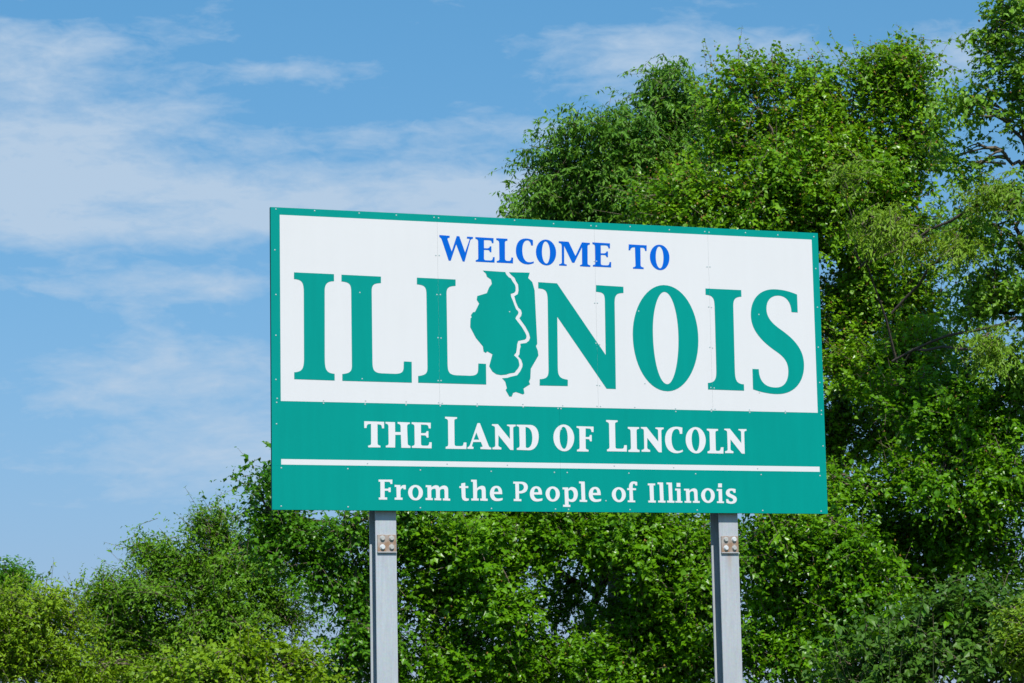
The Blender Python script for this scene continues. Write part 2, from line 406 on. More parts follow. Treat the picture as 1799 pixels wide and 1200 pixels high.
    'F': 'M -1559 -971 L -1443 -970 -1444 -1005 -1460 -1005 C -1461 -992 -1465 -988 -1477 -988 L -1509 -988 -1510 -1043 -1478 -1044 -1476 -1034 -1458 -1034 -1459 -1071 -1476 -1071 -1478 -1060 -1509 -1060 -1510 -1114 -1489 -1114 -1489 -1132 -1559 -1132 -1559 -1115 -1545 -1115 -1544 -988 -1559 -988',
    'lr': 'M -1425 -1012 L -1376 -1013 -1375 -1030 C -1366 -1016 -1352 -1010 -1331 -1013 L -1331 -1048 -1350 -1048 -1352 -1037 C -1368 -1039 -1376 -1049 -1376 -1066 L -1376 -1114 -1359 -1115 -1360 -1132 -1426 -1132 -1426 -1115 -1409 -1114 -1410 -1029 -1425 -1029',
    'lo': 'M -1250 -1011 C -1214 -1011 -1186 -1038 -1187 -1072 C -1187 -1107 -1215 -1136 -1249 -1136 C -1284 -1136 -1312 -1107 -1312 -1071 C -1311 -1039 -1284 -1012 -1250 -1011|M -1250 -1029 C -1234 -1028 -1222 -1048 -1222 -1073 C -1223 -1097 -1235 -1118 -1249 -1118 C -1265 -1118 -1277 -1097 -1277 -1071 C -1276 -1048 -1264 -1029 -1250 -1029',
    'lm': 'M -1162 -1012 L -1115 -1013 -1114 -1030 C -1101 -1017 -1087 -1012 -1075 -1012 C -1058 -1012 -1048 -1019 -1046 -1031 C -1032 -1019 -1018 -1013 -1006 -1013 C -982 -1013 -972 -1028 -972 -1049 L -972 -1118 -956 -1119 -956 -1136 -1018 -1134 -1018 -1118 -1003 -1117 -1003 -1057 C -1004 -1043 -1010 -1040 -1020 -1041 C -1035 -1044 -1042 -1050 -1042 -1059 L -1043 -1117 -1032 -1118 -1032 -1134 -1090 -1133 -1089 -1116 -1076 -1117 -1076 -1056 C -1077 -1042 -1083 -1038 -1093 -1040 C -1107 -1043 -1115 -1048 -1116 -1058 L -1116 -1116 -1104 -1116 -1104 -1133 -1165 -1132 -1165 -1115 -1148 -1116 -1148 -1028 -1163 -1028',
    'lt': 'M -859 -994 L -825 -989 -825 -1016 -799 -1016 -800 -1032 -824 -1031 -824 -1098 C -824 -1113 -817 -1119 -798 -1116 L -796 -1131 C -805 -1136 -816 -1137 -826 -1136 C -846 -1135 -856 -1121 -857 -1098 L -859 -1032 -876 -1032 -875 -1017 -860 -1016',
    'lh': 'M -774 -963 L -726 -963 -724 -1033 C -710 -1019 -693 -1012 -679 -1012 C -658 -1012 -650 -1026 -650 -1050 L -650 -1116 -634 -1117 -635 -1135 -698 -1133 -698 -1116 -684 -1116 -684 -1058 C -684 -1044 -690 -1038 -700 -1039 C -714 -1042 -724 -1050 -724 -1062 L -725 -1115 -711 -1116 -712 -1133 -775 -1133 -775 -1116 -758 -1116 -758 -980 -774 -980',
    'le': 'M -579 -1079 L -508 -1079 C -505 -1037 -523 -1010 -557 -1011 C -591 -1011 -613 -1038 -614 -1074 C -614 -1111 -593 -1136 -556 -1136 C -538 -1136 -519 -1132 -507 -1127 L -504 -1110 C -519 -1112 -533 -1115 -546 -1115 C -566 -1114 -578 -1099 -579 -1079|M -577 -1061 C -576 -1041 -569 -1029 -558 -1029 C -546 -1028 -539 -1041 -539 -1060',
    'P': 'M -410 -975 L -339 -975 C -302 -976 -284 -993 -284 -1019 C -286 -1054 -312 -1072 -362 -1072 L -362 -1117 -342 -1118 -343 -1135 -409 -1134 -409 -1117 -392 -1117 -393 -992 -410 -992|M -361 -991 L -348 -992 C -327 -993 -318 -1005 -318 -1021 C -320 -1042 -336 -1052 -361 -1053',
    'lp': 'M 20 -1018 L 70 -1018 70 -1032 C 82 -1018 96 -1012 108 -1014 C 139 -1015 155 -1040 154 -1073 C 152 -1113 129 -1138 100 -1138 C 86 -1137 77 -1134 71 -1129 L 71 -1161 86 -1161 85 -1179 22 -1178 22 -1161 39 -1161 37 -1035 20 -1034|M 70 -1047 C 79 -1039 88 -1036 95 -1038 C 112 -1042 119 -1060 118 -1078 C 117 -1102 108 -1116 91 -1117 C 82 -1117 75 -1113 72 -1105',
    'll': 'M 167 -967 L 217 -968 219 -1119 236 -1121 234 -1137 168 -1135 169 -1119 186 -1119 184 -984 167 -983',
    'lf': 'M 597 -1120 L 614 -1120 614 -1035 594 -1034 595 -1018 612 -1018 611 -1007 C 613 -979 628 -962 652 -962 C 666 -962 678 -964 686 -967 L 686 -995 668 -995 C 666 -983 662 -980 657 -980 C 648 -981 645 -991 644 -1005 L 644 -1018 674 -1019 674 -1034 644 -1035 646 -1120 664 -1121 664 -1136 597 -1135',
    'I': 'M 781 -977 L 848 -977 847 -993 832 -993 833 -1119 850 -1120 849 -1137 782 -1136 782 -1120 798 -1120 796 -993 781 -993',
    'li': 'M 1028 -1017 L 1076 -1018 1076 -1121 1091 -1122 1090 -1136 1027 -1135 1027 -1121 1044 -1121 1044 -1034 1027 -1034|+ M 1042 -970 L 1077 -970 1076 -1003 1041 -1003',
    'ln': 'M 1108 -1018 L 1157 -1018 1157 -1034 C 1170 -1021 1186 -1014 1200 -1014 C 1221 -1015 1230 -1026 1230 -1046 L 1231 -1120 1249 -1120 1247 -1136 1185 -1135 1186 -1120 1201 -1120 1199 -1055 C 1197 -1041 1191 -1036 1182 -1038 C 1168 -1040 1158 -1047 1158 -1059 L 1158 -1120 1171 -1120 1170 -1136 1110 -1135 1110 -1121 1127 -1121 1125 -1033 1108 -1033',
    'ls': 'M 1582 -1017 L 1580 -1048 1562 -1047 C 1560 -1036 1553 -1030 1543 -1030 C 1531 -1030 1525 -1036 1525 -1043 C 1525 -1052 1534 -1058 1553 -1065 C 1581 -1076 1591 -1088 1590 -1104 C 1589 -1128 1567 -1142 1535 -1141 C 1519 -1141 1504 -1137 1493 -1132 L 1492 -1102 1512 -1103 C 1513 -1116 1522 -1123 1538 -1123 C 1549 -1122 1556 -1117 1557 -1109 C 1556 -1099 1547 -1094 1527 -1087 C 1502 -1078 1490 -1067 1491 -1049 C 1492 -1027 1512 -1012 1539 -1012 C 1555 -1011 1571 -1014 1582 -1017',
}
PLACED = [('G', 'big_i', 0), ('G', 'big_l', 0), ('G', 'profile', 0), ('G', 'mapside', 0), ('G', 'big_n', 0), ('G', 'big_o', 0), ('G', 'big_s', 0), ('G', 'big_l', -639), ('G', 'big_i', 3607), ('B', 'w', 0), ('B', 'e', 0), ('B', 'l', 0), ('B', 'c', 0), ('B', 'o', 0), ('B', 'm', 0), ('B', 't', 0), ('B', 'e', 1037), ('B', 'o', 1026), ('W', 'st', 0), ('W', 'sh', 0), ('W', 'se', 0), ('W', 'tl', 0), ('W', 'sa', 0), ('W', 'sn', 0), ('W', 'sd', 0), ('W', 'so', 0), ('W', 'sf', 0), ('W', 'si', 0), ('W', 'sc', 0), ('W', 'sl', 0), ('W', 'tl', 1410), ('W', 'sn', 1318), ('W', 'so', 1187), ('W', 'sn', 2080), ('W', 'F', 0), ('W', 'lr', 0), ('W', 'lo', 0), ('W', 'lm', 0), ('W', 'lt', 0), ('W', 'lh', 0), ('W', 'le', 0), ('W', 'P', 0), ('W', 'lp', 0), ('W', 'll', 0), ('W', 'lf', 0), ('W', 'I', 0), ('W', 'li', 0), ('W', 'ln', 0), ('W', 'ls', 0), ('W', 'le', 347), ('W', 'lo', 1182), ('W', 'le', 865), ('W', 'lo', 1768), ('W', 'll', 702), ('W', 'll', 783), ('W', 'lo', 2575), ('W', 'li', 380)]
BOLTS = [(-2394, 1203), (-2072, 1205), (-1698, 1202), (-1382, 1200), (-1058, 1197), (-1019, 1194), (-699, 1199), (-355, 1204), (-2405, 869), (-2398, 506), (-2400, 176), (-2402, -180), (-1047, 881), (-1018, 882), (-1699, 548), (-1043, 554), (-1013, 555), (-1039, 197), (-1013, 195), (-1687, -157), (-1043, -157), (-1018, -156), (-414, 433), (-9, 1191), (326, 1189), (374, 1187), (681, 1198), (1040, 1185), (1368, 1184), (1408, 1180), (1749, 1192), (2055, 1185), (2399, 1185), (2407, 905), (2410, 566), (2404, 217), (2406, -90), (349, 887), (369, 888), (1380, 881), (1407, 882), (343, 533), (368, 534), (739, 477), (1384, 536), (1409, 532), (1851, 485), (346, 192), (379, 183), (1384, 189), (1408, 184), (346, -161), (370, -163), (779, -136), (1382, -157), (1413, -160), (1833, -190), (-2393, -332), (-2397, -364), (-2011, -340), (-2011, -363), (-1661, -334), (-1664, -363), (-1318, -334), (-1319, -361), (-1042, -336), (-1011, -339), (-1028, -363), (-710, -338), (-711, -359), (-313, -334), (-310, -358), (-2399, -536), (-2362, -887), (-1814, -887), (-1205, -890), (-599, -893), (-2365, -1191), (-1815, -1193), (-1210, -1196), (-602, -1197), (-1650, -841), (-977, -836), (-458, -838), (37, -338), (-4, -363), (22, -365), (343, -336), (374, -338), (682, -338), (1051, -342), (1054, -368), (1382, -341), (1415, -339), (1381, -360), (1734, -339), (1736, -362), (2070, -342), (2070, -361), (2412, -332), (2411, -366), (2416, -638), (-48, -895), (65, -895), (614, -894), (1219, -892), (1824, -891), (2377, -894), (-45, -1198), (70, -1200), (616, -1198), (1224, -1197), (1828, -1196), (2376, -1198), (484, -833), (1020, -840), (1792, -839), (403, -1126), (22, -536)]


sign = empty('welcome_sign', (0, 0, 0))
tag(sign, 'large green and white welcome sign with blue and green lettering on two steel posts', 'road sign')
HW, HH, TH = 2.4384, 1.2192, 0.034
ZC = SIGN_Z
GAP = 0.0004
WF = (-2.363, 2.377, -0.3515, 1.159)          # white field
ST = (-2.363, 2.376, -0.860, -0.816)          # white stripe


def panel(x0, x1, z0, z1, white):
    """one aluminium sheet panel, its printed face cut into green and white areas"""
    xs = sorted({x0, x1} | {v for v in white[:2] if x0 < v < x1})
    zs = sorted({z0, z1} | {v for v in white[2:] if z0 < v < z1})
    V, F, MI = [], [], []
    for i in range(len(xs) - 1):
        for j in range(len(zs) - 1):
            a, b_, c, d = xs[i], xs[i + 1], zs[j], zs[j + 1]
            k = len(V)
            V += [(a, 0, ZC + c), (b_, 0, ZC + c), (b_, 0, ZC + d), (a, 0, ZC + d)]
            F.append((k, k + 1, k + 2, k + 3))
            mx, mz = (a + b_) / 2, (c + d) / 2
            MI.append(1 if white[0] < mx < white[1] and white[2] < mz < white[3] else 0)
    bv, bf = box(x0, x1, 0, TH, ZC + z0, ZC + z1)
    k = len(V)
    V += bv
    for q in bf:
        if all(abs(bv[i][1]) < 1e-6 for i in q):
            continue
        F.append(tuple(k + i for i in q)); MI.append(2)
    me = mesh_from('panel', V, F, [M_GREEN, M_WHITE, M_EDGE], MI)
    return link('panel', me, sign)


UX = [-HW, -1.0315, 0.355, 1.395, HW]
SEAM_Z = [-0.353, -0.868]
LX = [-HW, 0.006, HW]
for i in range(4):
    panel(UX[i] + (GAP if i else 0), UX[i + 1] - (GAP if i < 3 else 0), SEAM_Z[0] + GAP * 0.5, HH, WF)
for i in range(2):
    xa, xb = LX[i] + (GAP if i else 0), LX[i + 1] - (GAP if i < 1 else 0)
    panel(xa, xb, SEAM_Z[1] + GAP * 0.5, SEAM_Z[0] - GAP * 0.5, ST)
    panel(xa, xb, -HH, SEAM_Z[1] - GAP * 0.5, (9, 9.1, 9, 9.1))
for z in (1.0, 0.45, -0.12, -0.62, -1.06):
    v, f = box(-2.36, 2.36, TH + 0.0005, 0.0695, ZC + z - 0.03, ZC + z + 0.03)
    link('stringer', mesh_from('stringer', v, f, M_STRAP), sign)


def parse_path(s):
    tok, i, mode, pts = s.split(), 0, 'M', []
    while i < len(tok):
        if tok[i] in 'MLC':
            mode = tok[i]; i += 1
            continue
        if mode == 'C':
            p0 = pts[-1]
            c1, c2, p3 = [(float(tok[i + 2 * k]), float(tok[i + 2 * k + 1])) for k in range(3)]
            i += 6
            big = max(abs(p3[0] - p0[0]), abs(p3[1] - p0[1]))
            n = 14 if big > 150 else 8
            for k in range(1, n + 1):
                t = k / n
                a, b_, c, d = (1 - t) ** 3, 3 * t * (1 - t) ** 2, 3 * t * t * (1 - t), t ** 3
                pts.append((a * p0[0] + b_ * c1[0] + c * c2[0] + d * p3[0], a * p0[1] + b_ * c1[1] + c * c2[1] + d * p3[1]))
        else:
            pts.append((float(tok[i]), float(tok[i + 1]))); i += 2
    if len(pts) > 2 and math.dist(pts[0], pts[-1]) < 0.5:
        pts.pop()
    return pts


def glyph_mesh(key, dx, mat):
    loops, groups = [], []
    for part in GLYPHS[key].split('|'):
        if part.startswith('+') and groups:
            groups.append([parse_path(part[1:])])
        elif not groups:
            groups.append([parse_path(part)])
        else:
            groups[-1].append(parse_path(part))
    bm = bmesh.new()
    y = -0.0016
    for g in groups:
        flat = [p for lp in g for p in lp]
        vs = [bm.verts.new(((p[0] + dx) / 1000, y, ZC + p[1] / 1000)) for p in flat]
        for t in tessellate_polygon([[Vector((p[0], p[1], 0)) for p in lp] for lp in g]):
            try:
                bm.faces.new([vs[i] for i in t])
            except ValueError:
                pass
    xs = [v.co.x for v in bm.verts]
    zs = [v.co.z - ZC for v in bm.verts]
    seams = UX[1:-1] if max(zs) > -0.35 else LX[1:-1]
    for sx in seams:                                   # the film is cut where two panels meet
        if min(xs) < sx - GAP and max(xs) > sx + GAP:
            for s in (-GAP, GAP):
                bmesh.ops.bisect_plane(bm, geom=list(bm.verts) + list(bm.edges) + list(bm.faces), plane_co=(sx + s, 0, 0), plane_no=(1, 0, 0))
            dead = [f for f in bm.faces if abs(f.calc_center_median().x - sx) < GAP * 0.99]
            bmesh.ops.delete(bm, geom=dead, context='FACES')
    bm.normal_update()
    for f in bm.faces:
        if f.normal.y > 0:
            f.normal_flip()
    me = bpy.data.meshes.new('letter')
    bm.to_mesh(me); bm.free()
    me.materials.append(mat)
    return me


INK = {'G': M_GREEN, 'B': M_BLUE, 'W': M_LETTER}
for line, key, dx in PLACED:
    nm = 'map_emblem' if key in ('profile', 'mapside') else 'letter'
    o = link(nm, glyph_mesh(key, dx, INK[line]), sign)
    if key == 'profile':
        o['label'] = 'green state outline whose right edge is a bearded face in profile'
    elif key == 'mapside':
        o['label'] = 'green right side of the state outline beyond the white profile line'


def dome_mesh(name, r, h, mat, seg=10):
    V, F = [], []
    prof = [(1.0, 0.0), (0.98, 0.45), (0.72, 0.85), (0.0, 1.0)]
    for (a, b_) in prof[:-1]:
        for k in range(seg):
            an = 2 * math.pi * k / seg
            V.append((r * a * math.cos(an), -h * b_, r * a * math.sin(an)))
    V.append((0, -h, 0))
    for i in range(len(prof) - 2):
        for k in range(seg):
            F.append((i * seg + k, i * seg + (k + 1) % seg, (i + 1) * seg + (k + 1) % seg, (i + 1) * seg + k))
    o = (len(prof) - 2) * seg
    for k in range(seg):
        F.append((o + k, o + (k + 1) % seg, len(V) - 1))
    me = mesh_from(name, V, F, mat)
    for p in me.polygons:
        p.use_smooth = True
    return me


rivet = dome_mesh('rivet', 0.0062, 0.0022, M_RIVET)
for (x, z) in BOLTS:
    link('rivet', rivet, sign, (x / 1000, -0.0004, ZC + z / 1000))

# posts: wide-flange steel beams
PF, PD, PW, FT, WT = 0.070, 0.180, 0.176, 0.012, 0.009


def beam_mesh(z0, z1, mat):
    h = PW / 2
    prof = [(-h, PF), (h, PF), (h, PF + FT), (WT / 2, PF + FT), (WT / 2, PF + PD - FT), (h, PF + PD - FT), (h, PF + PD), (-h, PF + PD), (-h, PF + PD - FT),
            (-WT / 2, PF + PD - FT), (-WT / 2, PF + FT), (-h, PF + FT)]
    bm = bmesh.new()
    rows = [[bm.verts.new((x, y, z)) for (x, y) in prof] for z in (z0, z1)]
    n = len(prof)
    for k in range(n):
        bm.faces.new((rows[0][k], rows[0][(k + 1) % n], rows[1][(k + 1) % n], rows[1][k]))
    bm.faces.new(rows[1]); bm.faces.new(list(reversed(rows[0])))
    bmesh.ops.recalc_face_normals(bm, faces=bm.faces)
    ed = [e for e in bm.edges if abs(e.verts[0].co.z - e.verts[1].co.z) > 1]
    bmesh.ops.bevel(bm, geom=ed, offset=0.0025, segments=2, affect='EDGES')
    me = bpy.data.meshes.new('post')
    bm.to_mesh(me); bm.free()
    me.materials.append(mat)
    return me


def hex_bolt_mesh(mat):
    V, F = [], []
    R0, h = 0.0185, 0.016
    for (r, y) in ((R0 * 1.28, 0), (R0 * 1.28, -0.003), (R0, -0.003), (R0, -h), (R0 * 0.86, -h - 0.002)):
        for k in range(12):
            an = 2 * math.pi * k / 12
            q = r if y > -0.004 and r > R0 else r * (1.0 if k % 2 == 0 else 0.93)
            V.append((q * math.cos(an), y, q * math.sin(an)))
    for i in range(4):
        for k in range(12):
            F.append((i * 12 + k, i * 12 + (k + 1) % 12, (i + 1) * 12 + (k + 1) % 12, (i + 1) * 12 + k))
    F.append(tuple(range(48, 60)))
    return mesh_from('bolt', V, F, mat)


HB, HB2 = hex_bolt_mesh(M_BOLT), hex_bolt_mesh(M_BOLT2)
plate_me = bevel_box_mesh('fuse_plate', (-0.078, 0.078, -0.012, 0.0, -0.068, 0.068), M_PLATE, 0.002)
slot_me = bevel_box_mesh('cap_bar', (-0.080, 0.080, -0.021, 0.0, -0.004, 0.004), M_STRAP, 0.001)
for px_, lean, lab in ((-1.481, 0.0, 'grey galvanised steel beam under the left half of the board'), (1.538, 0.0, 'grey galvanised steel beam with rust streak under the right half of the board')):
    post = link('post', beam_mesh(-0.8, ZC + 1.12, M_GALV2 if px_ > 0 else M_GALV), sign, (px_, 0, 0))
    post['label'] = lab
    zp = ZC - 1.478
    link('fuse_plate', plate_me, post, (0.004, PF - 0.0005, zp))
    link('plate_lip', slot_me, post, (0.004, PF - 0.0005, zp - 0.0725))
    for sx in (-1, 1):
        for sz in (-1, 1):
            link('bolt', HB2 if (sx, sz) == (-1, -1) or (sx > 0 and sz > 0 and px_ > 0) else HB, post, (0.004 + sx * 0.038, PF - 0.0125, zp + 0.004 + sz * 0.036))

# ------------------------------------------------------------------ trees and shrubs


def leaf_mat(name, dark, light, gloss=0.32, trans=0.34, spec=0.30):
    """leaf skin: each leaf has its own shade between dark and light, waxy top, light shining through"""
    m, n, l, b = new_mat(name)
    a = n.new('ShaderNodeAttribute'); a.attribute_name = 'tint'
    mx = n.new('ShaderNodeMix'); mx.data_type = 'RGBA'
    mx.inputs[6].default_value = dark + (1,); mx.inputs[7].default_value = light + (1,)
    l.new(a.outputs['Fac'], mx.inputs[0])
    l.new(mx.outputs[2], b.inputs['Base Color'])
    b.inputs['Roughness'].default_value = gloss
    b.inputs['Specular IOR Level'].default_value = spec
    tr = n.new('ShaderNodeBsdfTranslucent')
    g = n.new('ShaderNodeMix'); g.data_type = 'RGBA'; g.blend_type = 'MULTIPLY'; g.inputs[0].default_value = 1.0
    l.new(mx.outputs[2], g.inputs[6]); g.inputs[7].default_value = (1.75, 1.45, 0.45, 1)
    l.new(g.outputs[2], tr.inputs['Color'])
    ms = n.new('ShaderNodeMixShader'); ms.inputs[0].default_value = trans
    l.new(b.outputs[0], ms.inputs[1]); l.new(tr.outputs[0], ms.inputs[2])
    l.new(ms.outputs[0], n['Material Output'].inputs['Surface'])
    return m


def bark_mat(name, c0, c1):
    m, n, l, b = new_mat(name)
    tc = n.new('ShaderNodeTexCoord')
    mp = n.new('ShaderNodeMapping'); mp.inputs['Scale'].default_value = (9, 9, 1.6)
    no = n.new('ShaderNodeTexNoise'); no.inputs['Scale'].default_value = 4; no.inputs['Detail'].default_value = 8
    l.new(tc.outputs['Object'], mp.inputs[0]); l.new(mp.outputs[0], no.inputs['Vector'])
    mx = n.new('ShaderNodeMix'); mx.data_type = 'RGBA'
    mx.inputs[6].default_value = c0 + (1,); mx.inputs[7].default_value = c1 + (1,)
    l.new(no.outputs[0], mx.inputs[0]); l.new(mx.outputs[2], b.inputs['Base Color'])
    b.inputs['Roughness'].default_value = 0.9
    bp = n.new('ShaderNodeBump'); bp.inputs['Strength'].default_value = 0.6; bp.inputs['Distance'].default_value = 0.02
    l.new(no.outputs[0], bp.inputs['Height']); l.new(bp.outputs[0], b.inputs['Normal'])
    return m


M_BARK = bark_mat('grey_brown_bark', (0.030, 0.023, 0.018), (0.095, 0.076, 0.060))
M_TWIG = bark_mat('twig_bark', (0.07, 0.055, 0.035), (0.19, 0.15, 0.105))
M_STEM = bark_mat('green_stem', (0.03, 0.05, 0.02), (0.06, 0.08, 0.03))
L_MULB = leaf_mat('mulberry_leaf', (0.030, 0.135, 0.003), (0.165, 0.360, 0.006))
L_MULT = leaf_mat('mulberry_top_leaf', (0.056, 0.180, 0.006), (0.225, 0.425, 0.012))
L_DEEP = leaf_mat('deep_green_leaf', (0.0270, 0.1242, 0.0041), (0.1170, 0.2925, 0.0104))
L_ELM = leaf_mat('elm_leaf', (0.056, 0.175, 0.015), (0.165, 0.345, 0.032), gloss=0.45)
L_ASH = leaf_mat('ash_leaf', (0.056, 0.170, 0.006), (0.175, 0.355, 0.012), gloss=0.45)
L_LIME = leaf_mat('lime_leaf', (0.095, 0.205, 0.004), (0.255, 0.400, 0.010), gloss=0.45)
L_LOCUST = leaf_mat('feathery_leaf', (0.105, 0.225, 0.012), (0.245, 0.390, 0.026), gloss=0.5)
L_LOOSE = leaf_mat('loose_leaf', (0.070, 0.195, 0.012), (0.200, 0.380, 0.028), gloss=0.42)
L_BROAD = leaf_mat('broad_dark_leaf', (0.030, 0.100, 0.012), (0.095, 0.210, 0.018), gloss=0.45)
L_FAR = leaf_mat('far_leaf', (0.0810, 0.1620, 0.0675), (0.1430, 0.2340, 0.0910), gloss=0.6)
M_FRUIT, _n, _l, _b = new_mat('ripening_fruit')
_a = _n.new('ShaderNodeAttribute'); _a.attribute_name = 'tint'
_m = _n.new('ShaderNodeMix'); _m.data_type = 'RGBA'
_m.inputs[6].default_value = (0.15, 0.065, 0.02, 1); _m.inputs[7].default_value = (0.27, 0.19, 0.05, 1)
_l.new(_a.outputs['Fac'], _m.inputs[0]); _l.new(_m.outputs[2], _b.inputs['Base Color'])
_b.inputs['Roughness'].default_value = 0.8
_b.inputs['Specular IOR Level'].default_value = 0.1


SUNV = np.array(sun_dir)


def unit(v):
    return v / (np.linalg.norm(v, axis=-1, keepdims=True) + 1e-9)


def tube(points, radii, sides):
    """tapered bent stem: returns vertices and triangles"""
    P = np.asarray(points, float); n = len(P)
    T = unit(np.gradient(P, axis=0))
    ref = np.array([1.0, 0, 0]) if abs(T[0][0]) < 0.8 else np.array([0, 1.0, 0])
    U = unit(np.cross(T, ref)); W = np.cross(T, U)
    an = np.arange(sides) * 2 * np.pi / sides
    V = P[:, None, :] + np.asarray(radii)[:, None, None] * (np.cos(an)[None, :, None] * U[:, None, :] + np.sin(an)[None, :, None] * W[:, None, :])
    F = []
    for i in range(n - 1):
        for k in range(sides):
            a, b_ = i * sides + k, i * sides + (k + 1) % sides
            F += [(a, b_, b_ + sides), (a, b_ + sides, a + sides)]
    return V.reshape(-1, 3), np.array(F)


def bend(a, b_, n, wob, rng, sag=0.0):
    t = np.linspace(0, 1, n)[:, None]
    p = a + (b_ - a) * t
    off = rng.normal(0, wob, (n, 3)); off = np.cumsum(off, 0); off -= t * off[-1]
    p = p + off
    p[:, 2] += sag * np.sin(np.pi * t[:, 0])
    return p


LEAF_T = np.array([(0, 0), (0.30, 0.42), (0.62, 0.40), (1.0, 0.0), (0.62, -0.40), (0.30, -0.42), (0.48, 0.0)])
LEAF_F = np.array([(6, 0, 1), (6, 1, 2), (6, 2, 3), (6, 3, 4), (6, 4, 5), (6, 5, 0)])
LEAF_T4 = np.array([(0, 0), (0.40, 0.52), (1.0, 0.0), (0.40, -0.52), (0.46, 0.0)])
LEAF_T2 = np.array([(0, 0), (0.40, 0.5), (1.0, 0.0), (0.40, -0.5)])
LEAF_F2 = np.array([(0, 1, 2), (0, 2, 3)])
LEAF_F4 = np.array([(4, 0, 1), (4, 1, 2), (4, 2, 3), (4, 3, 0)])


def leaves(pos, axis, normal, length, width, curl, fold, simple):
    """leaf blades, each folded along its midrib and curling down at the tip"""
    A = unit(axis)
    S = unit(np.cross(normal, A)); Nn = np.cross(A, S)
    T, F = ((LEAF_T, LEAF_F), (LEAF_T4, LEAF_F4), (LEAF_T2, LEAF_F2))[simple]
    n, k = len(pos), len(T)
    u = T[:, 0][None, :, None]; w = T[:, 1][None, :, None]
    L = length[:, None, None]; Wd = width[:, None, None]
    V = pos[:, None, :] + A[:, None, :] * L * u + S[:, None, :] * Wd * w
    V = V + Nn[:, None, :] * (np.abs(w) * Wd * fold[:, None, None] - u * u * L * curl[:, None, None])
    tri = (np.arange(n)[:, None, None] * k + F[None]).reshape(-1, 3)
    return V.reshape(-1, 3), tri, k


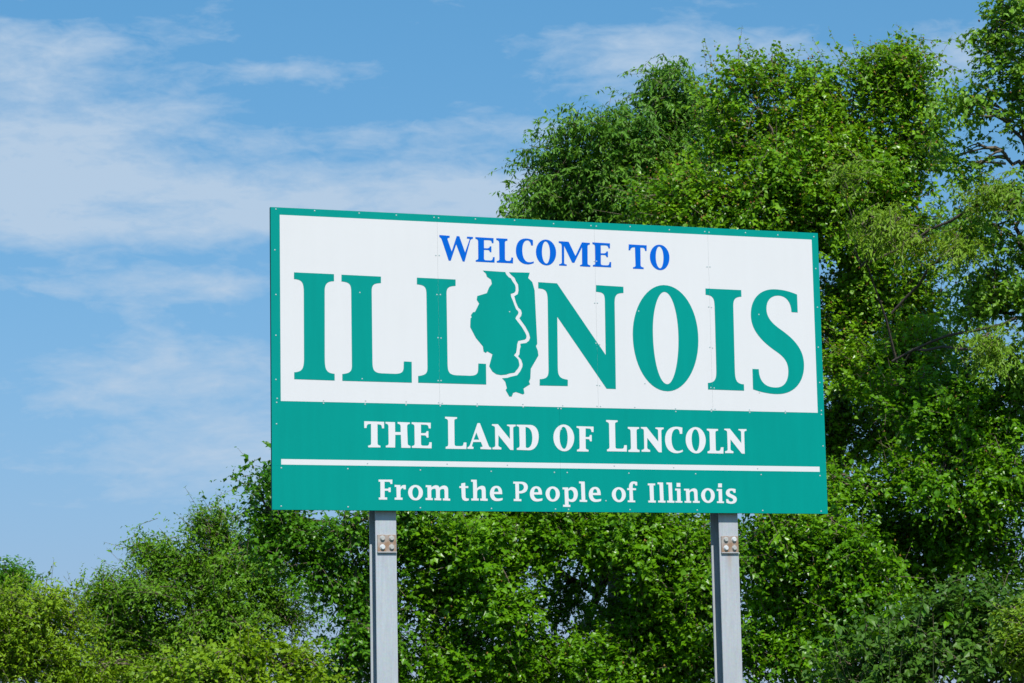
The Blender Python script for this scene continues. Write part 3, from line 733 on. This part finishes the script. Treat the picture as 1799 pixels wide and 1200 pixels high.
def tree(name, label, cat, depth, blobs, foot, leaf, mat, seed, dens=1.0, clump=0.42, droop=0.15, twig=(0.30, 0.62), per_twig=13, simple=1,
         trunk_r=0.16, group=None, fruit=0, inner=0.45, upright=0.35, stems=1, spread=0.9, limb_max=9, flat=0.75, thick=1.1, trim=0.13, back=0.0, shoots=0.05):
    """blobs: (px, py, half width px, half height px, depth offset m[, density]); leaf: (length, width) in metres"""
    rng = np.random.default_rng(seed)
    B = []
    for bl in blobs:
        px, py, rx, ry, dd = bl[:5]
        d = depth + dd
        c = at(px, py, d)
        a, c_ = rx * d / FPX, ry * d / FPX
        a, c_ = max(a - trim, 0.4 * a), max(c_ - trim, 0.4 * c_)     # the twigs reach past the boughs
        B.append((c, np.array([a, max(0.30, thick * (a + c_) * 0.5), c_]), bl[5] if len(bl) > 5 else 1.0))
    base = at(foot[0], foot[1], depth + foot[2] if len(foot) > 2 else depth).copy(); base[2] = -0.15
    root = empty(name, (base[0], base[1], 0))
    o0 = np.array([base[0], base[1], 0.0])
    tag(root, label, cat, group)
    # --- clumps over the skin of every bough and some inside it
    CP, CO, CT = [], [], []
    for c, r, w in B:
        area = 4 * np.pi * (((r[0] * r[1]) ** 1.6 + (r[0] * r[2]) ** 1.6 + (r[1] * r[2]) ** 1.6) / 3) ** (1 / 1.6)
        nb = max(1 if w < 0.65 else 2, int(area * 1.85 * dens * w * (0.42 / clump)))
        d = unit(rng.normal(size=(nb, 3)))                       # boughs: lumps of foliage with hollows between them
        d = d[(d[:, 1] < 0.3) | (rng.random(nb) < 0.45)]
        rad = (1.0 - 0.30 * rng.random(len(d)) ** 1.5) * (1.0 + 0.07 * rng.normal(size=len(d)))
        nk = 4
        sp = min(0.28, 0.5 * r.min())
        db = np.repeat(d, nk, 0)
        loc = db * np.repeat(rad, nk)[:, None] * r[None] + rng.normal(0, 1, (len(db), 3)) * sp * np.array([1.0, 1.0, 0.62])
        bt = np.repeat(rng.normal(0, 0.16, len(d)), nk)
        ni = int(nb * nk * inner)
        di = unit(rng.normal(size=(ni, 3)))
        loc = np.vstack([loc, di * (0.1 + 0.55 * rng.random((ni, 1))) * r[None]])
        d2 = np.vstack([db, di])
        CT.append(np.concatenate([bt, rng.normal(0, 0.16, ni)]))
        CP.append(c + loc[:, :1] * RIGHT + loc[:, 1:2] * FWD + loc[:, 2:] * UP)
        out = d2 / r[None]
        CO.append(unit(out[:, :1] * RIGHT + out[:, 1:2] * FWD + out[:, 2:] * UP))
    CP, CO, CT = np.vstack(CP), np.vstack(CO), np.concatenate(CT)
    ok = CP[:, 2] > 0.25
    CP, CO, CT = CP[ok], CO[ok], CT[ok]
    nc = len(CP)
    ctint = np.clip(0.5 + CT + 0.12 * rng.normal(size=nc), 0, 1)
    # --- twigs
    nt = 13
    ti = np.repeat(np.arange(nc), nt)
    N = len(ti)
    outw = CO[ti]
    tl = rng.uniform(twig[0], twig[1], N)
    d = unit(outw * spread + rng.normal(0, 0.62, (N, 3)) + UP * upright)
    shoot = (rng.random(N) < shoots) & (outw[:, 2] > -0.3)          # a few longer shoots stand out of the outline
    d = np.where(shoot[:, None], unit(outw * 0.8 + UP * 0.8 * (1 - droop) + rng.normal(0, 0.3, (N, 3))), d)
    tl = np.where(shoot, tl * 1.75, tl)
    tb = CP[ti] + rng.normal(0, 1, (N, 3)) * min(clump, 0.36) * np.array([0.5, 0.5, 0.36]) - d * tl[:, None] * 0.35
    # --- leaves along the twigs
    K = per_twig
    t = (np.arange(K) + 0.6) / K
    t = np.clip(t[None] + rng.normal(0, 0.04, (N, K)), 0.06, 1.02)
    pos = tb[:, None] + d[:, None] * (t * tl[:, None])[..., None]
    pos[..., 2] -= droop * tl[:, None] * t ** 2
    side = unit(np.cross(d, UP) + rng.normal(0, 0.15, (N, 3)))
    sgn = np.where(np.arange(K) % 2 == 0, 1.0, -1.0)[None, :, None]
    ax = d[:, None] * 0.55 + side[:, None] * sgn * 0.8 + rng.normal(0, 0.38, (N, K, 3))
    ax[..., 2] -= 0.20 + droop
    nor = UP * flat * 0.8 + SUNV * 0.45 + outw[:, None] * 0.35 + rng.normal(0, 0.45, (N, K, 3))
    ln = leaf[0] * rng.uniform(0.5, 1.32, (N, K)) * (0.75 + 0.45 * np.sin(np.pi * np.clip(t, 0, 1)))
    wd = ln * (leaf[1] / leaf[0]) * rng.uniform(0.8, 1.15, (N, K))
    tint = np.clip(ctint[ti][:, None] * 0.65 + 0.35 * rng.random((N, K)) + 0.12 * (t - 0.5), 0, 1)
    keepl = (rng.random((N, K)) < 0.93).ravel()
    P = pos.reshape(-1, 3)[keepl]
    n = len(P)
    V, F, k = leaves(P - o0, ax.reshape(-1, 3)[keepl], nor.reshape(-1, 3)[keepl], ln.ravel()[keepl], wd.ravel()[keepl],
                     rng.uniform(0.05, 0.35, n), rng.uniform(0.05, 0.35, n), simple)
    crown = link('crown', fast_mesh('crown', V, F, mat, {'tint': np.repeat(tint.ravel()[keepl], k)}), root)
    crown['kind'] = 'stuff'
    # --- trunk, limbs, branches
    top = max(B, key=lambda q: q[0][2] + q[1][2] * 0.2)[0]
    mean = np.mean([b_[0] for b_ in B], axis=0)
    trunks = []
    for s in range(stems):
        b0 = base + (np.array([rng.normal(0, 0.25), rng.normal(0, 0.2), 0]) if s else 0)
        tgt = top if s == 0 else B[int(rng.integers(len(B)))][0]
        mid = np.array([b0[0] * 0.5 + mean[0] * 0.5, b0[1] * 0.5 + mean[1] * 0.5, (b0[2] + tgt[2]) * 0.45])
        mid = mid + FWD * back; tgt = tgt + FWD * back * 0.7            # the stem stands behind the sunlit boughs
        lo = bend(b0 + FWD * back, mid, 6, 0.05, rng); hi = bend(mid, tgt, 7, 0.08, rng)[1:]
        p = np.vstack([lo, hi])
        r = np.interp(np.linspace(0, 1, len(p)), [0, 0.06, 0.5, 1], np.array([1.35, 1.0, 0.7, 0.12]) * trunk_r * (1 if s == 0 else 0.7))
        v, f = tube(p - o0, r, 9)
        link('trunk', fast_mesh('trunk', v, f, M_BARK, None, True), root)
        trunks.append((p, r))
    allp = np.vstack([q[0] for q in trunks])
    order = sorted(range(len(B)), key=lambda i: -B[i][1][0] * B[i][1][2])[:limb_max]
    ends = [allp]
    for i in order:
        c = B[i][0]
        dist = np.linalg.norm(allp - c, axis=1) + 0.9 * np.maximum(0, allp[:, 2] - c[2] + 0.4)
        s = allp[int(np.argmin(dist))]
        if np.linalg.norm(c - s) < 0.35:
            continue
        p = bend(s, c + np.array([0, 0, B[i][1][2] * 0.3]), 7, 0.05, rng, 0.12)
        v, f = tube(p - o0, np.linspace(trunk_r * 0.42, 0.018, 7), 7)
        link('limb', fast_mesh('limb', v, f, M_BARK, None, True), root)
        ends.append(p)
    nodes = np.vstack(ends)
    VV, FF, off = [], [], 0
    pick = rng.permutation(nc)[: int(min(nc, 420))]
    for j in pick:
        c = CP[j]
        dist = np.linalg.norm(nodes - c, axis=1)
        s = nodes[int(np.argmin(dist))]
        if dist.min() > 2.6:
            continue
        p = bend(s, c + CO[j] * 0.15, 5, 0.035, rng, 0.05)
        v, f = tube(p - o0, np.linspace(0.017, 0.005, 5), 4)
        VV.append(v); FF.append(f + off); off += len(v)
    # twig stems
    tk = (rng.random(N) < 0.22) | shoot
    a0, a1 = tb[tk], tb[tk] + d[tk] * tl[tk][:, None] * 0.95 - UP * (droop * tl[tk] * 0.9)[:, None]
    am = (a0 + a1) / 2 + UP * (droop * tl[tk] * 0.2)[:, None]
    s1 = unit(np.cross(d[tk], UP + 0.01)); s2 = np.cross(d[tk], s1)
    tv = []
    for (q, rr) in ((a0, 0.0042), (am, 0.0034), (a1, 0.002)):
        for an in (0, 2.094, 4.189):
            tv.append(q - o0 + rr * (math.cos(an) * s1 + math.sin(an) * s2))
    tv = np.stack(tv, 1).reshape(-1, 3)
    ft = np.array([(i * 3 + k_, i * 3 + (k_ + 1) % 3, i * 3 + 3 + (k_ + 1) % 3) for i in range(2) for k_ in range(3)] +
                  [(i * 3 + k_, i * 3 + 3 + (k_ + 1) % 3, i * 3 + 3 + k_) for i in range(2) for k_ in range(3)])
    tf = (np.arange(tk.sum())[:, None, None] * 9 + ft[None]).reshape(-1, 3)
    VV.append(tv); FF.append(tf + off)
    br = link('branches', fast_mesh('branches', np.vstack(VV), np.vstack(FF), M_TWIG, None, True), root)
    br['kind'] = 'stuff'
    if fruit:
        q = P[rng.integers(0, n, fruit)] + rng.normal(0, 0.03, (fruit, 3)) - o0
        oc = np.array([(1, 0, 0), (-1, 0, 0), (0, 1, 0), (0, -1, 0), (0, 0, 1.3), (0, 0, -1.3)]) * 0.014
        of = np.array([(0, 2, 4), (2, 1, 4), (1, 3, 4), (3, 0, 4), (2, 0, 5), (1, 2, 5), (3, 1, 5), (0, 3, 5)])
        fv = (q[:, None] + oc[None] * rng.uniform(0.7, 1.3, (fruit, 1, 1))).reshape(-1, 3)
        ff = (np.arange(fruit)[:, None, None] * 6 + of[None]).reshape(-1, 3)
        fo = link('fruit', fast_mesh('fruit', fv, ff, M_FRUIT, {'tint': np.repeat(rng.random(fruit), 6)}, True), root)
        fo['kind'] = 'stuff'
    print(name, 'leaves', n, 'clumps', nc)
    return root


GT = 'trees behind the welcome sign'
tree('elm_tree', 'dark green elm with drooping leaves above the top edge of the sign', 'tree', 37.0,
     [(935, 345, 58, 48, 0), (1000, 300, 50, 60, 0), (1014, 235, 20, 42, -0.3), (1075, 300, 78, 75, 0.2), (1090, 215, 48, 50, 0), (1165, 190, 62, 62, 0.2), (1176, 130, 24, 26, 0),
      (1235, 185, 50, 55, 0.4), (1170, 280, 90, 80, 0.6), (1000, 390, 110, 60, 0.5), (1120, 400, 120, 80, 0.7), (1080, 520, 150, 90, 0.9, 0.5), (1060, 680, 130, 100, 0.9, 0.4)],
     (1080, 1200), (0.0836, 0.0318), L_ELM, 11, shoots=0.11, back=0.6, simple=2, inner=0.6, dens=1.4, clump=0.36, droop=0.55, upright=0.25, trunk_r=0.17, group=GT)
tree('mulberry_tree', 'tall broad mulberry crown topping the right end of the sign', 'tree', 34.0,
     [(1262, 180, 50, 54, 0.6), (1318, 150, 48, 46, 0), (1380, 155, 58, 54, 0.1), (1448, 160, 58, 52, 0.2), (1375, 215, 66, 60, 0.1), (1450, 215, 60, 56, 0.1), (1520, 130, 46, 44, 0), (1580, 108, 24, 34, 0), (1560, 180, 66, 70, 0.1), (1612, 165, 30, 55, 0.2), (1290, 250, 72, 72, 0.3),
      (1480, 270, 110, 90, 0), (1370, 290, 100, 80, -0.2), (1590, 290, 60, 95, 0.2), (1210, 340, 85, 66, 0), (1320, 370, 110, 66, -0.2), (1460, 380, 110, 80, -0.1), (1560, 420, 95, 90, 0.2),
      (1500, 520, 85, 85, 0.3), (1600, 540, 90, 80, 0.3), (1490, 640, 70, 90, 0), (1580, 650, 110, 80, -0.5), (1300, 520, 130, 100, 0.6, 0.5), (1250, 680, 130, 100, 0.6, 0.4), (1420, 760, 100, 100, 0.9, 0.6), (1560, 760, 90, 70, 0.6)],
     (1500, 1200), (0.0652, 0.0460), L_MULT, 12, shoots=0.08, back=1.1, dens=1.15, inner=0.75, trunk_r=0.2, fruit=9000, group=GT, limb_max=14)
tree('mulberry_tree', 'leafy mulberry filling the gap between the two sign posts', 'tree', 33.0,
     [(740, 950, 70, 60, 0), (830, 965, 85, 70, -0.2), (770, 1050, 80, 60, 0.1), (870, 1060, 70, 66, -0.4), (960, 940, 90, 62, 0), (1060, 950, 80, 62, 0), (1150, 960, 90, 80, -0.2), (1220, 1040, 80, 90, -0.1),
      (1130, 1080, 90, 60, 0.2), (800, 1160, 110, 60, -0.1), (930, 1165, 100, 60, 0.3), (1060, 1160, 90, 56, -0.2), (1180, 1160, 110, 60, 0.1), (990, 1080, 46, 30, 1.0, 0.6), (900, 860, 200, 90, 0.8, 0.5), (1100, 840, 150, 90, 0.8, 0.5), (1245, 945, 50, 50, 0.5),
      (1000, 1030, 90, 50, 1.4, 0.35)],
     (1010, 1200, 1.3), (0.0686, 0.0494), L_MULB, 13, back=0.9, dens=1.35, inner=1.15, trunk_r=0.12, fruit=900, group=GT, limb_max=12)
tree('mulberry_tree', 'dark mulberry arching out past the lower left corner of the sign', 'tree', 32.4,
     [(474, 838, 8, 16, 0, 0.3), (476, 900, 22, 20, 0, 0.45), (530, 938, 48, 32, 0, 0.75), (610, 940, 60, 50, 0), (560, 1000, 60, 46, 0), (620, 1030, 42, 60, 0), (640, 1110, 34, 60, 0), (615, 1150, 22, 50, 0.2),
      (660, 1050, 46, 90, 0.4), (700, 900, 90, 70, 0.6, 0.6), (480, 950, 36, 30, 0.3, 0.7), (650, 780, 100, 90, 0.8, 0.4), (680, 1170, 50, 50, 0.4)],
     (790, 1200, 0.6), (0.0635, 0.0443), L_DEEP, 14, back=0.6, dens=1.25, inner=0.9, trunk_r=0.15, group=GT, droop=0.3, limb_max=12)
tree('mulberry_tree', 'sunlit mulberry boughs reaching right of the lower right corner of the sign', 'tree', 31.6,
     [(1490, 860, 60, 60, 0.2), (1560, 870, 60, 60, 0.3), (1640, 845, 66, 46, -0.3), (1720, 830, 66, 44, -0.4), (1775, 845, 30, 34, -0.3), (1680, 780, 80, 56, 0), (1620, 720, 80, 66, 0.1), (1740, 760, 66, 60, 0.1), (1690, 690, 66, 56, 0.3),
      (1560, 950, 80, 70, 0.8), (1660, 930, 80, 56, 0.5), (1720, 905, 46, 40, 0), (1700, 985, 70, 46, 0.3), (1755, 960, 26, 40, -0.1, 0.6), (1620, 1010, 80, 50, 0.8), (1770, 700, 50, 70, 0.2), (1860, 860, 80, 80, 0.2), (1850, 1010, 60, 70, 0.4)],
     (1610, 1200), (0.0669, 0.0485), L_MULB, 15, back=0.6, dens=1.25, inner=0.9, trunk_r=0.16, fruit=700, group=GT, limb_max=12)
tree('mulberry_tree', 'low glossy mulberry thicket beside the right sign post', 'tree', 30.6,
     [(1330, 960, 60, 70, 0), (1400, 950, 66, 60, -0.1), (1470, 950, 66, 60, 0), (1540, 990, 60, 46, 0.1), (1360, 1050, 70, 60, 0.3), (1450, 1040, 80, 60, 0), (1530, 1050, 60, 40, 0.1), (1330, 1140, 60, 66, 0.2), (1410, 1130, 70, 60, 0), (1480, 1120, 60, 60, 0.3),
      (1400, 880, 80, 56, 0.5)],
     (1420, 1215), (0.0652, 0.0460), L_MULB, 16, back=0.6, dens=1.4, inner=1.1, trunk_r=0.12, group=GT, stems=2, fruit=300)
tree('loose_tree', 'loose airy tree at the right edge with open sprays against the sky', 'tree', 31.0,
     [(1780, 20, 20, 26, 0), (1772, 70, 30, 30, 0), (1792, 110, 34, 34, 0), (1790, 165, 26, 28, 0, 0.5), (1680, 170, 34, 14, 0, 0.5), (1735, 175, 36, 18, 0, 0.5), (1665, 215, 14, 20, 0, 0.6), (1770, 215, 46, 30, 0.2, 0.5), (1672, 285, 12, 40, 0.2, 0.6),
      (1760, 270, 46, 32, 0.1, 0.6), (1790, 330, 40, 40, 0, 0.7), (1720, 320, 32, 30, 0.2, 0.6), (1700, 390, 50, 40, 0.3), (1790, 430, 60, 60, 0.2), (1740, 480, 60, 50, 0.4), (1850, 60, 66, 70, 0.2), (1880, 190, 90, 80, 0.4), (1870, 330, 80, 90, 0.3), (1960, 280, 90, 110, 0.5), (1880, 500, 100, 110, 0.4), (1980, 480, 90, 110, 0.5), (1900, 690, 100, 110, 0.3), (1790, 560, 66, 60, 0.3), (1710, 560, 60, 50, 0.5), (1780, 630, 60, 50, 0.4)],
     (1905, 1200, 1.0), (0.0669, 0.0435), L_LOOSE, 17, back=0.3, dens=0.7, clump=0.34, droop=0.3, twig=(0.2, 0.45), trunk_r=0.07, group=GT, inner=0.05, limb_max=16, fruit=300)
tree('locust_tree', 'pale yellow-green feathery tree with drooping fronds in front of the right crowns', 'tree', 30.4,
     [(1487, 320, 10, 34, 0), (1528, 382, 30, 16, 0), (1580, 398, 36, 16, 0), (1635, 425, 38, 18, 0), (1685, 445, 30, 16, 0.1), (1748, 345, 26, 16, 0), (1785, 560, 26, 14, 0), (1750, 608, 28, 12, 0.1)],
     (1700, 1200, 3.4), (0.0652, 0.0201), L_LOCUST, 18, back=0.5, simple=2, dens=0.5, clump=0.30, droop=0.4, upright=0.15, trunk_r=0.04, group=GT, inner=0.0, per_twig=17, twig=(0.26, 0.42), limb_max=14, flat=0.9, thick=0.7)
tree('ash_tree', 'mid-green ash sloping down to the left of the sign, with stray sprigs on top', 'tree', 36.0,
     [(268, 962, 16, 22, 0, 0.8), (285, 987, 22, 18, 0, 0.8), (318, 982, 34, 42, 0), (370, 940, 32, 34, 0), (382, 905, 8, 22, 0, 0.6), (424, 968, 46, 40, 0), (360, 1007, 62, 56, 0), (455, 1012, 56, 52, 0.1), (290, 1038, 58, 46, -0.1), (390, 1078, 76, 56, -0.2),
      (230, 1058, 44, 44, 0), (195, 1043, 26, 26, 0), (165, 1068, 32, 36, 0.2), (210, 1118, 66, 50, 0.1), (300, 1128, 76, 56, 0), (480, 1068, 60, 52, 0.2), (420, 1148, 90, 50, 0.2), (220, 1178, 90, 46, 0.2), (330, 1188, 90, 46, 0.3)],
     (340, 1212, 0.9), (0.0619, 0.0276), L_ASH, 19, shoots=0.08, back=0.6, simple=2, inner=1.0, dens=1.6, clump=0.34, droop=0.2, upright=0.6, trunk_r=0.08, group=GT, limb_max=12)
tree('box_elder', 'yellow-green rounded box elder at the far left edge', 'tree', 34.0,
     [(25, 1062, 50, 40, 0), (90, 1062, 42, 36, 0.1), (60, 1110, 66, 44, -0.1), (130, 1110, 36, 46, 0.2), (-30, 1110, 60, 60, 0), (-130, 1100, 80, 80, 0.3), (20, 1165, 70, 40, 0.1), (110, 1170, 60, 46, 0), (180, 1180, 46, 36, 0)],
     (50, 1225), (0.0568, 0.0285), L_LIME, 20, simple=2, inner=1.0, dens=1.8, clump=0.34, droop=0.2, upright=0.5, trunk_r=0.11, group=GT, stems=2)
tree('spruce_green_tree', 'dark green treetop just showing behind the yellow-green box elder', 'tree', 46.0,
     [(12, 1030, 26, 18, 0), (-20, 1060, 50, 40, 0), (22, 1015, 10, 10, 0)], (0, 1225), (0.0836, 0.0418), L_DEEP, 21, dens=1.0, trunk_r=0.12, simple=2, group=GT)
tree('distant_tree', 'far pale tree low in the sky gap beside the left sign post', 'tree', 75.0,
     [(575, 1190, 26, 22, 0), (550, 1215, 40, 24, 0), (605, 1215, 30, 16, 0)], (575, 1225), (0.1087, 0.0753), L_FAR, 22, dens=0.7, trunk_r=0.15, simple=2, group=GT)
tree('grape_vine_shrub', 'bright lime shrub with rounded leaves at the bottom left of the sign', 'shrub', 30.0,
     [(330, 1175, 60, 36, 0), (420, 1165, 66, 44, 0), (495, 1155, 48, 46, 0), (520, 1195, 60, 40, -0.1), (390, 1205, 90, 40, -0.1)],
     (430, 1260), (0.0602, 0.0502), L_LIME, 23, dens=1.6, clump=0.34, trunk_r=0.05, stems=3, flat=0.55)
tree('dark_shrub', 'bluish dark shrub mass along the bottom right edge', 'shrub', 28.0,
     [(1560, 1120, 70, 40, 0.2), (1640, 1085, 66, 42, 0.3), (1720, 1080, 60, 46, 0.2), (1785, 1080, 40, 56, 0), (1600, 1170, 80, 44, 0), (1700, 1150, 90, 56, 0), (1790, 1160, 56, 56, 0), (1500, 1180, 60, 40, 0), (1880, 1130, 80, 70, 0.2)],
     (1660, 1280), (0.0711, 0.0485), L_BROAD, 24, dens=1.5, trunk_r=0.03, stems=3, inner=0.8)
tree('yellow_sapling', 'small yellow-green sapling peeking in at the right edge low down', 'sapling', 25.0,
     [(1795, 1100, 10, 26, 0), (1788, 1135, 10, 16, 0), (1815, 1130, 30, 50, 0), (1800, 1160, 16, 20, 0)], (1812, 1300), (0.0585, 0.0285), L_LOCUST, 25, simple=2, dens=1.3, clump=0.2, trunk_r=0.025, twig=(0.15, 0.3), upright=0.7)

# broad-leaved sumac at the lower right: its leaves are big enough to tell apart, one object each
sb = at(1540, 1260, 27.9); sb[2] = 0
sumac = empty('broad_leaf_plant', sb)
tag(sumac, 'broad-leaved plant with large drooping pointed leaves in front of the dark shrub', 'plant')
rs = np.random.default_rng(31)
lv, lf, _k = leaves(np.zeros((1, 3)), np.array([[0, -1.0, 0]]), np.array([[0, 0, 1.0]]), np.array([1.0]), np.array([0.52]), np.array([0.28]), np.array([0.22]), 0)
blades = []
for i in range(5):
    blades.append(fast_mesh('leaf', lv, lf, L_BROAD if i % 3 else L_MULB, {'tint': np.full(len(lv), 0.15 + 0.2 * i)}))
sv, sf, so_ = [], [], 0
for (px, py) in ((1520, 1085), (1545, 1105), (1470, 1100), (1590, 1085), (1620, 1060), (1660, 1075), (1500, 1130), (1560, 1070), (1450, 1120), (1700, 1060), (1600, 1125), (1640, 1110)):
    tip = at(px, py, 27.5 + rs.normal(0, 0.12))
    p = bend(sb + np.array([rs.normal(0, 0.25), rs.normal(0, 0.15), 0]), tip, 6, 0.03, rs, 0.0)
    v, f = tube(p - sb, np.linspace(0.007, 0.003, 6), 5)
    sv.append(v); sf.append(f + so_); so_ += len(v)
    for j in range(8):
        o = link('leaf', blades[int(rs.integers(5))], sumac, Vector(tip - sb + np.array([rs.normal(0, 0.02), rs.normal(0, 0.02), -0.05 * (j // 3) * rs.random()])))
        s = 0.125 * rs.uniform(0.75, 1.2)
        o.scale = (s, s, s)
        o.rotation_euler = (math.radians(rs.uniform(5, 50)), math.radians(rs.uniform(-25, 25)), 2 * math.pi * j / 8 + rs.normal(0, 0.25))
link('stem', fast_mesh('stem', np.vstack(sv), np.vstack(sf), M_STEM, None, True), sumac)
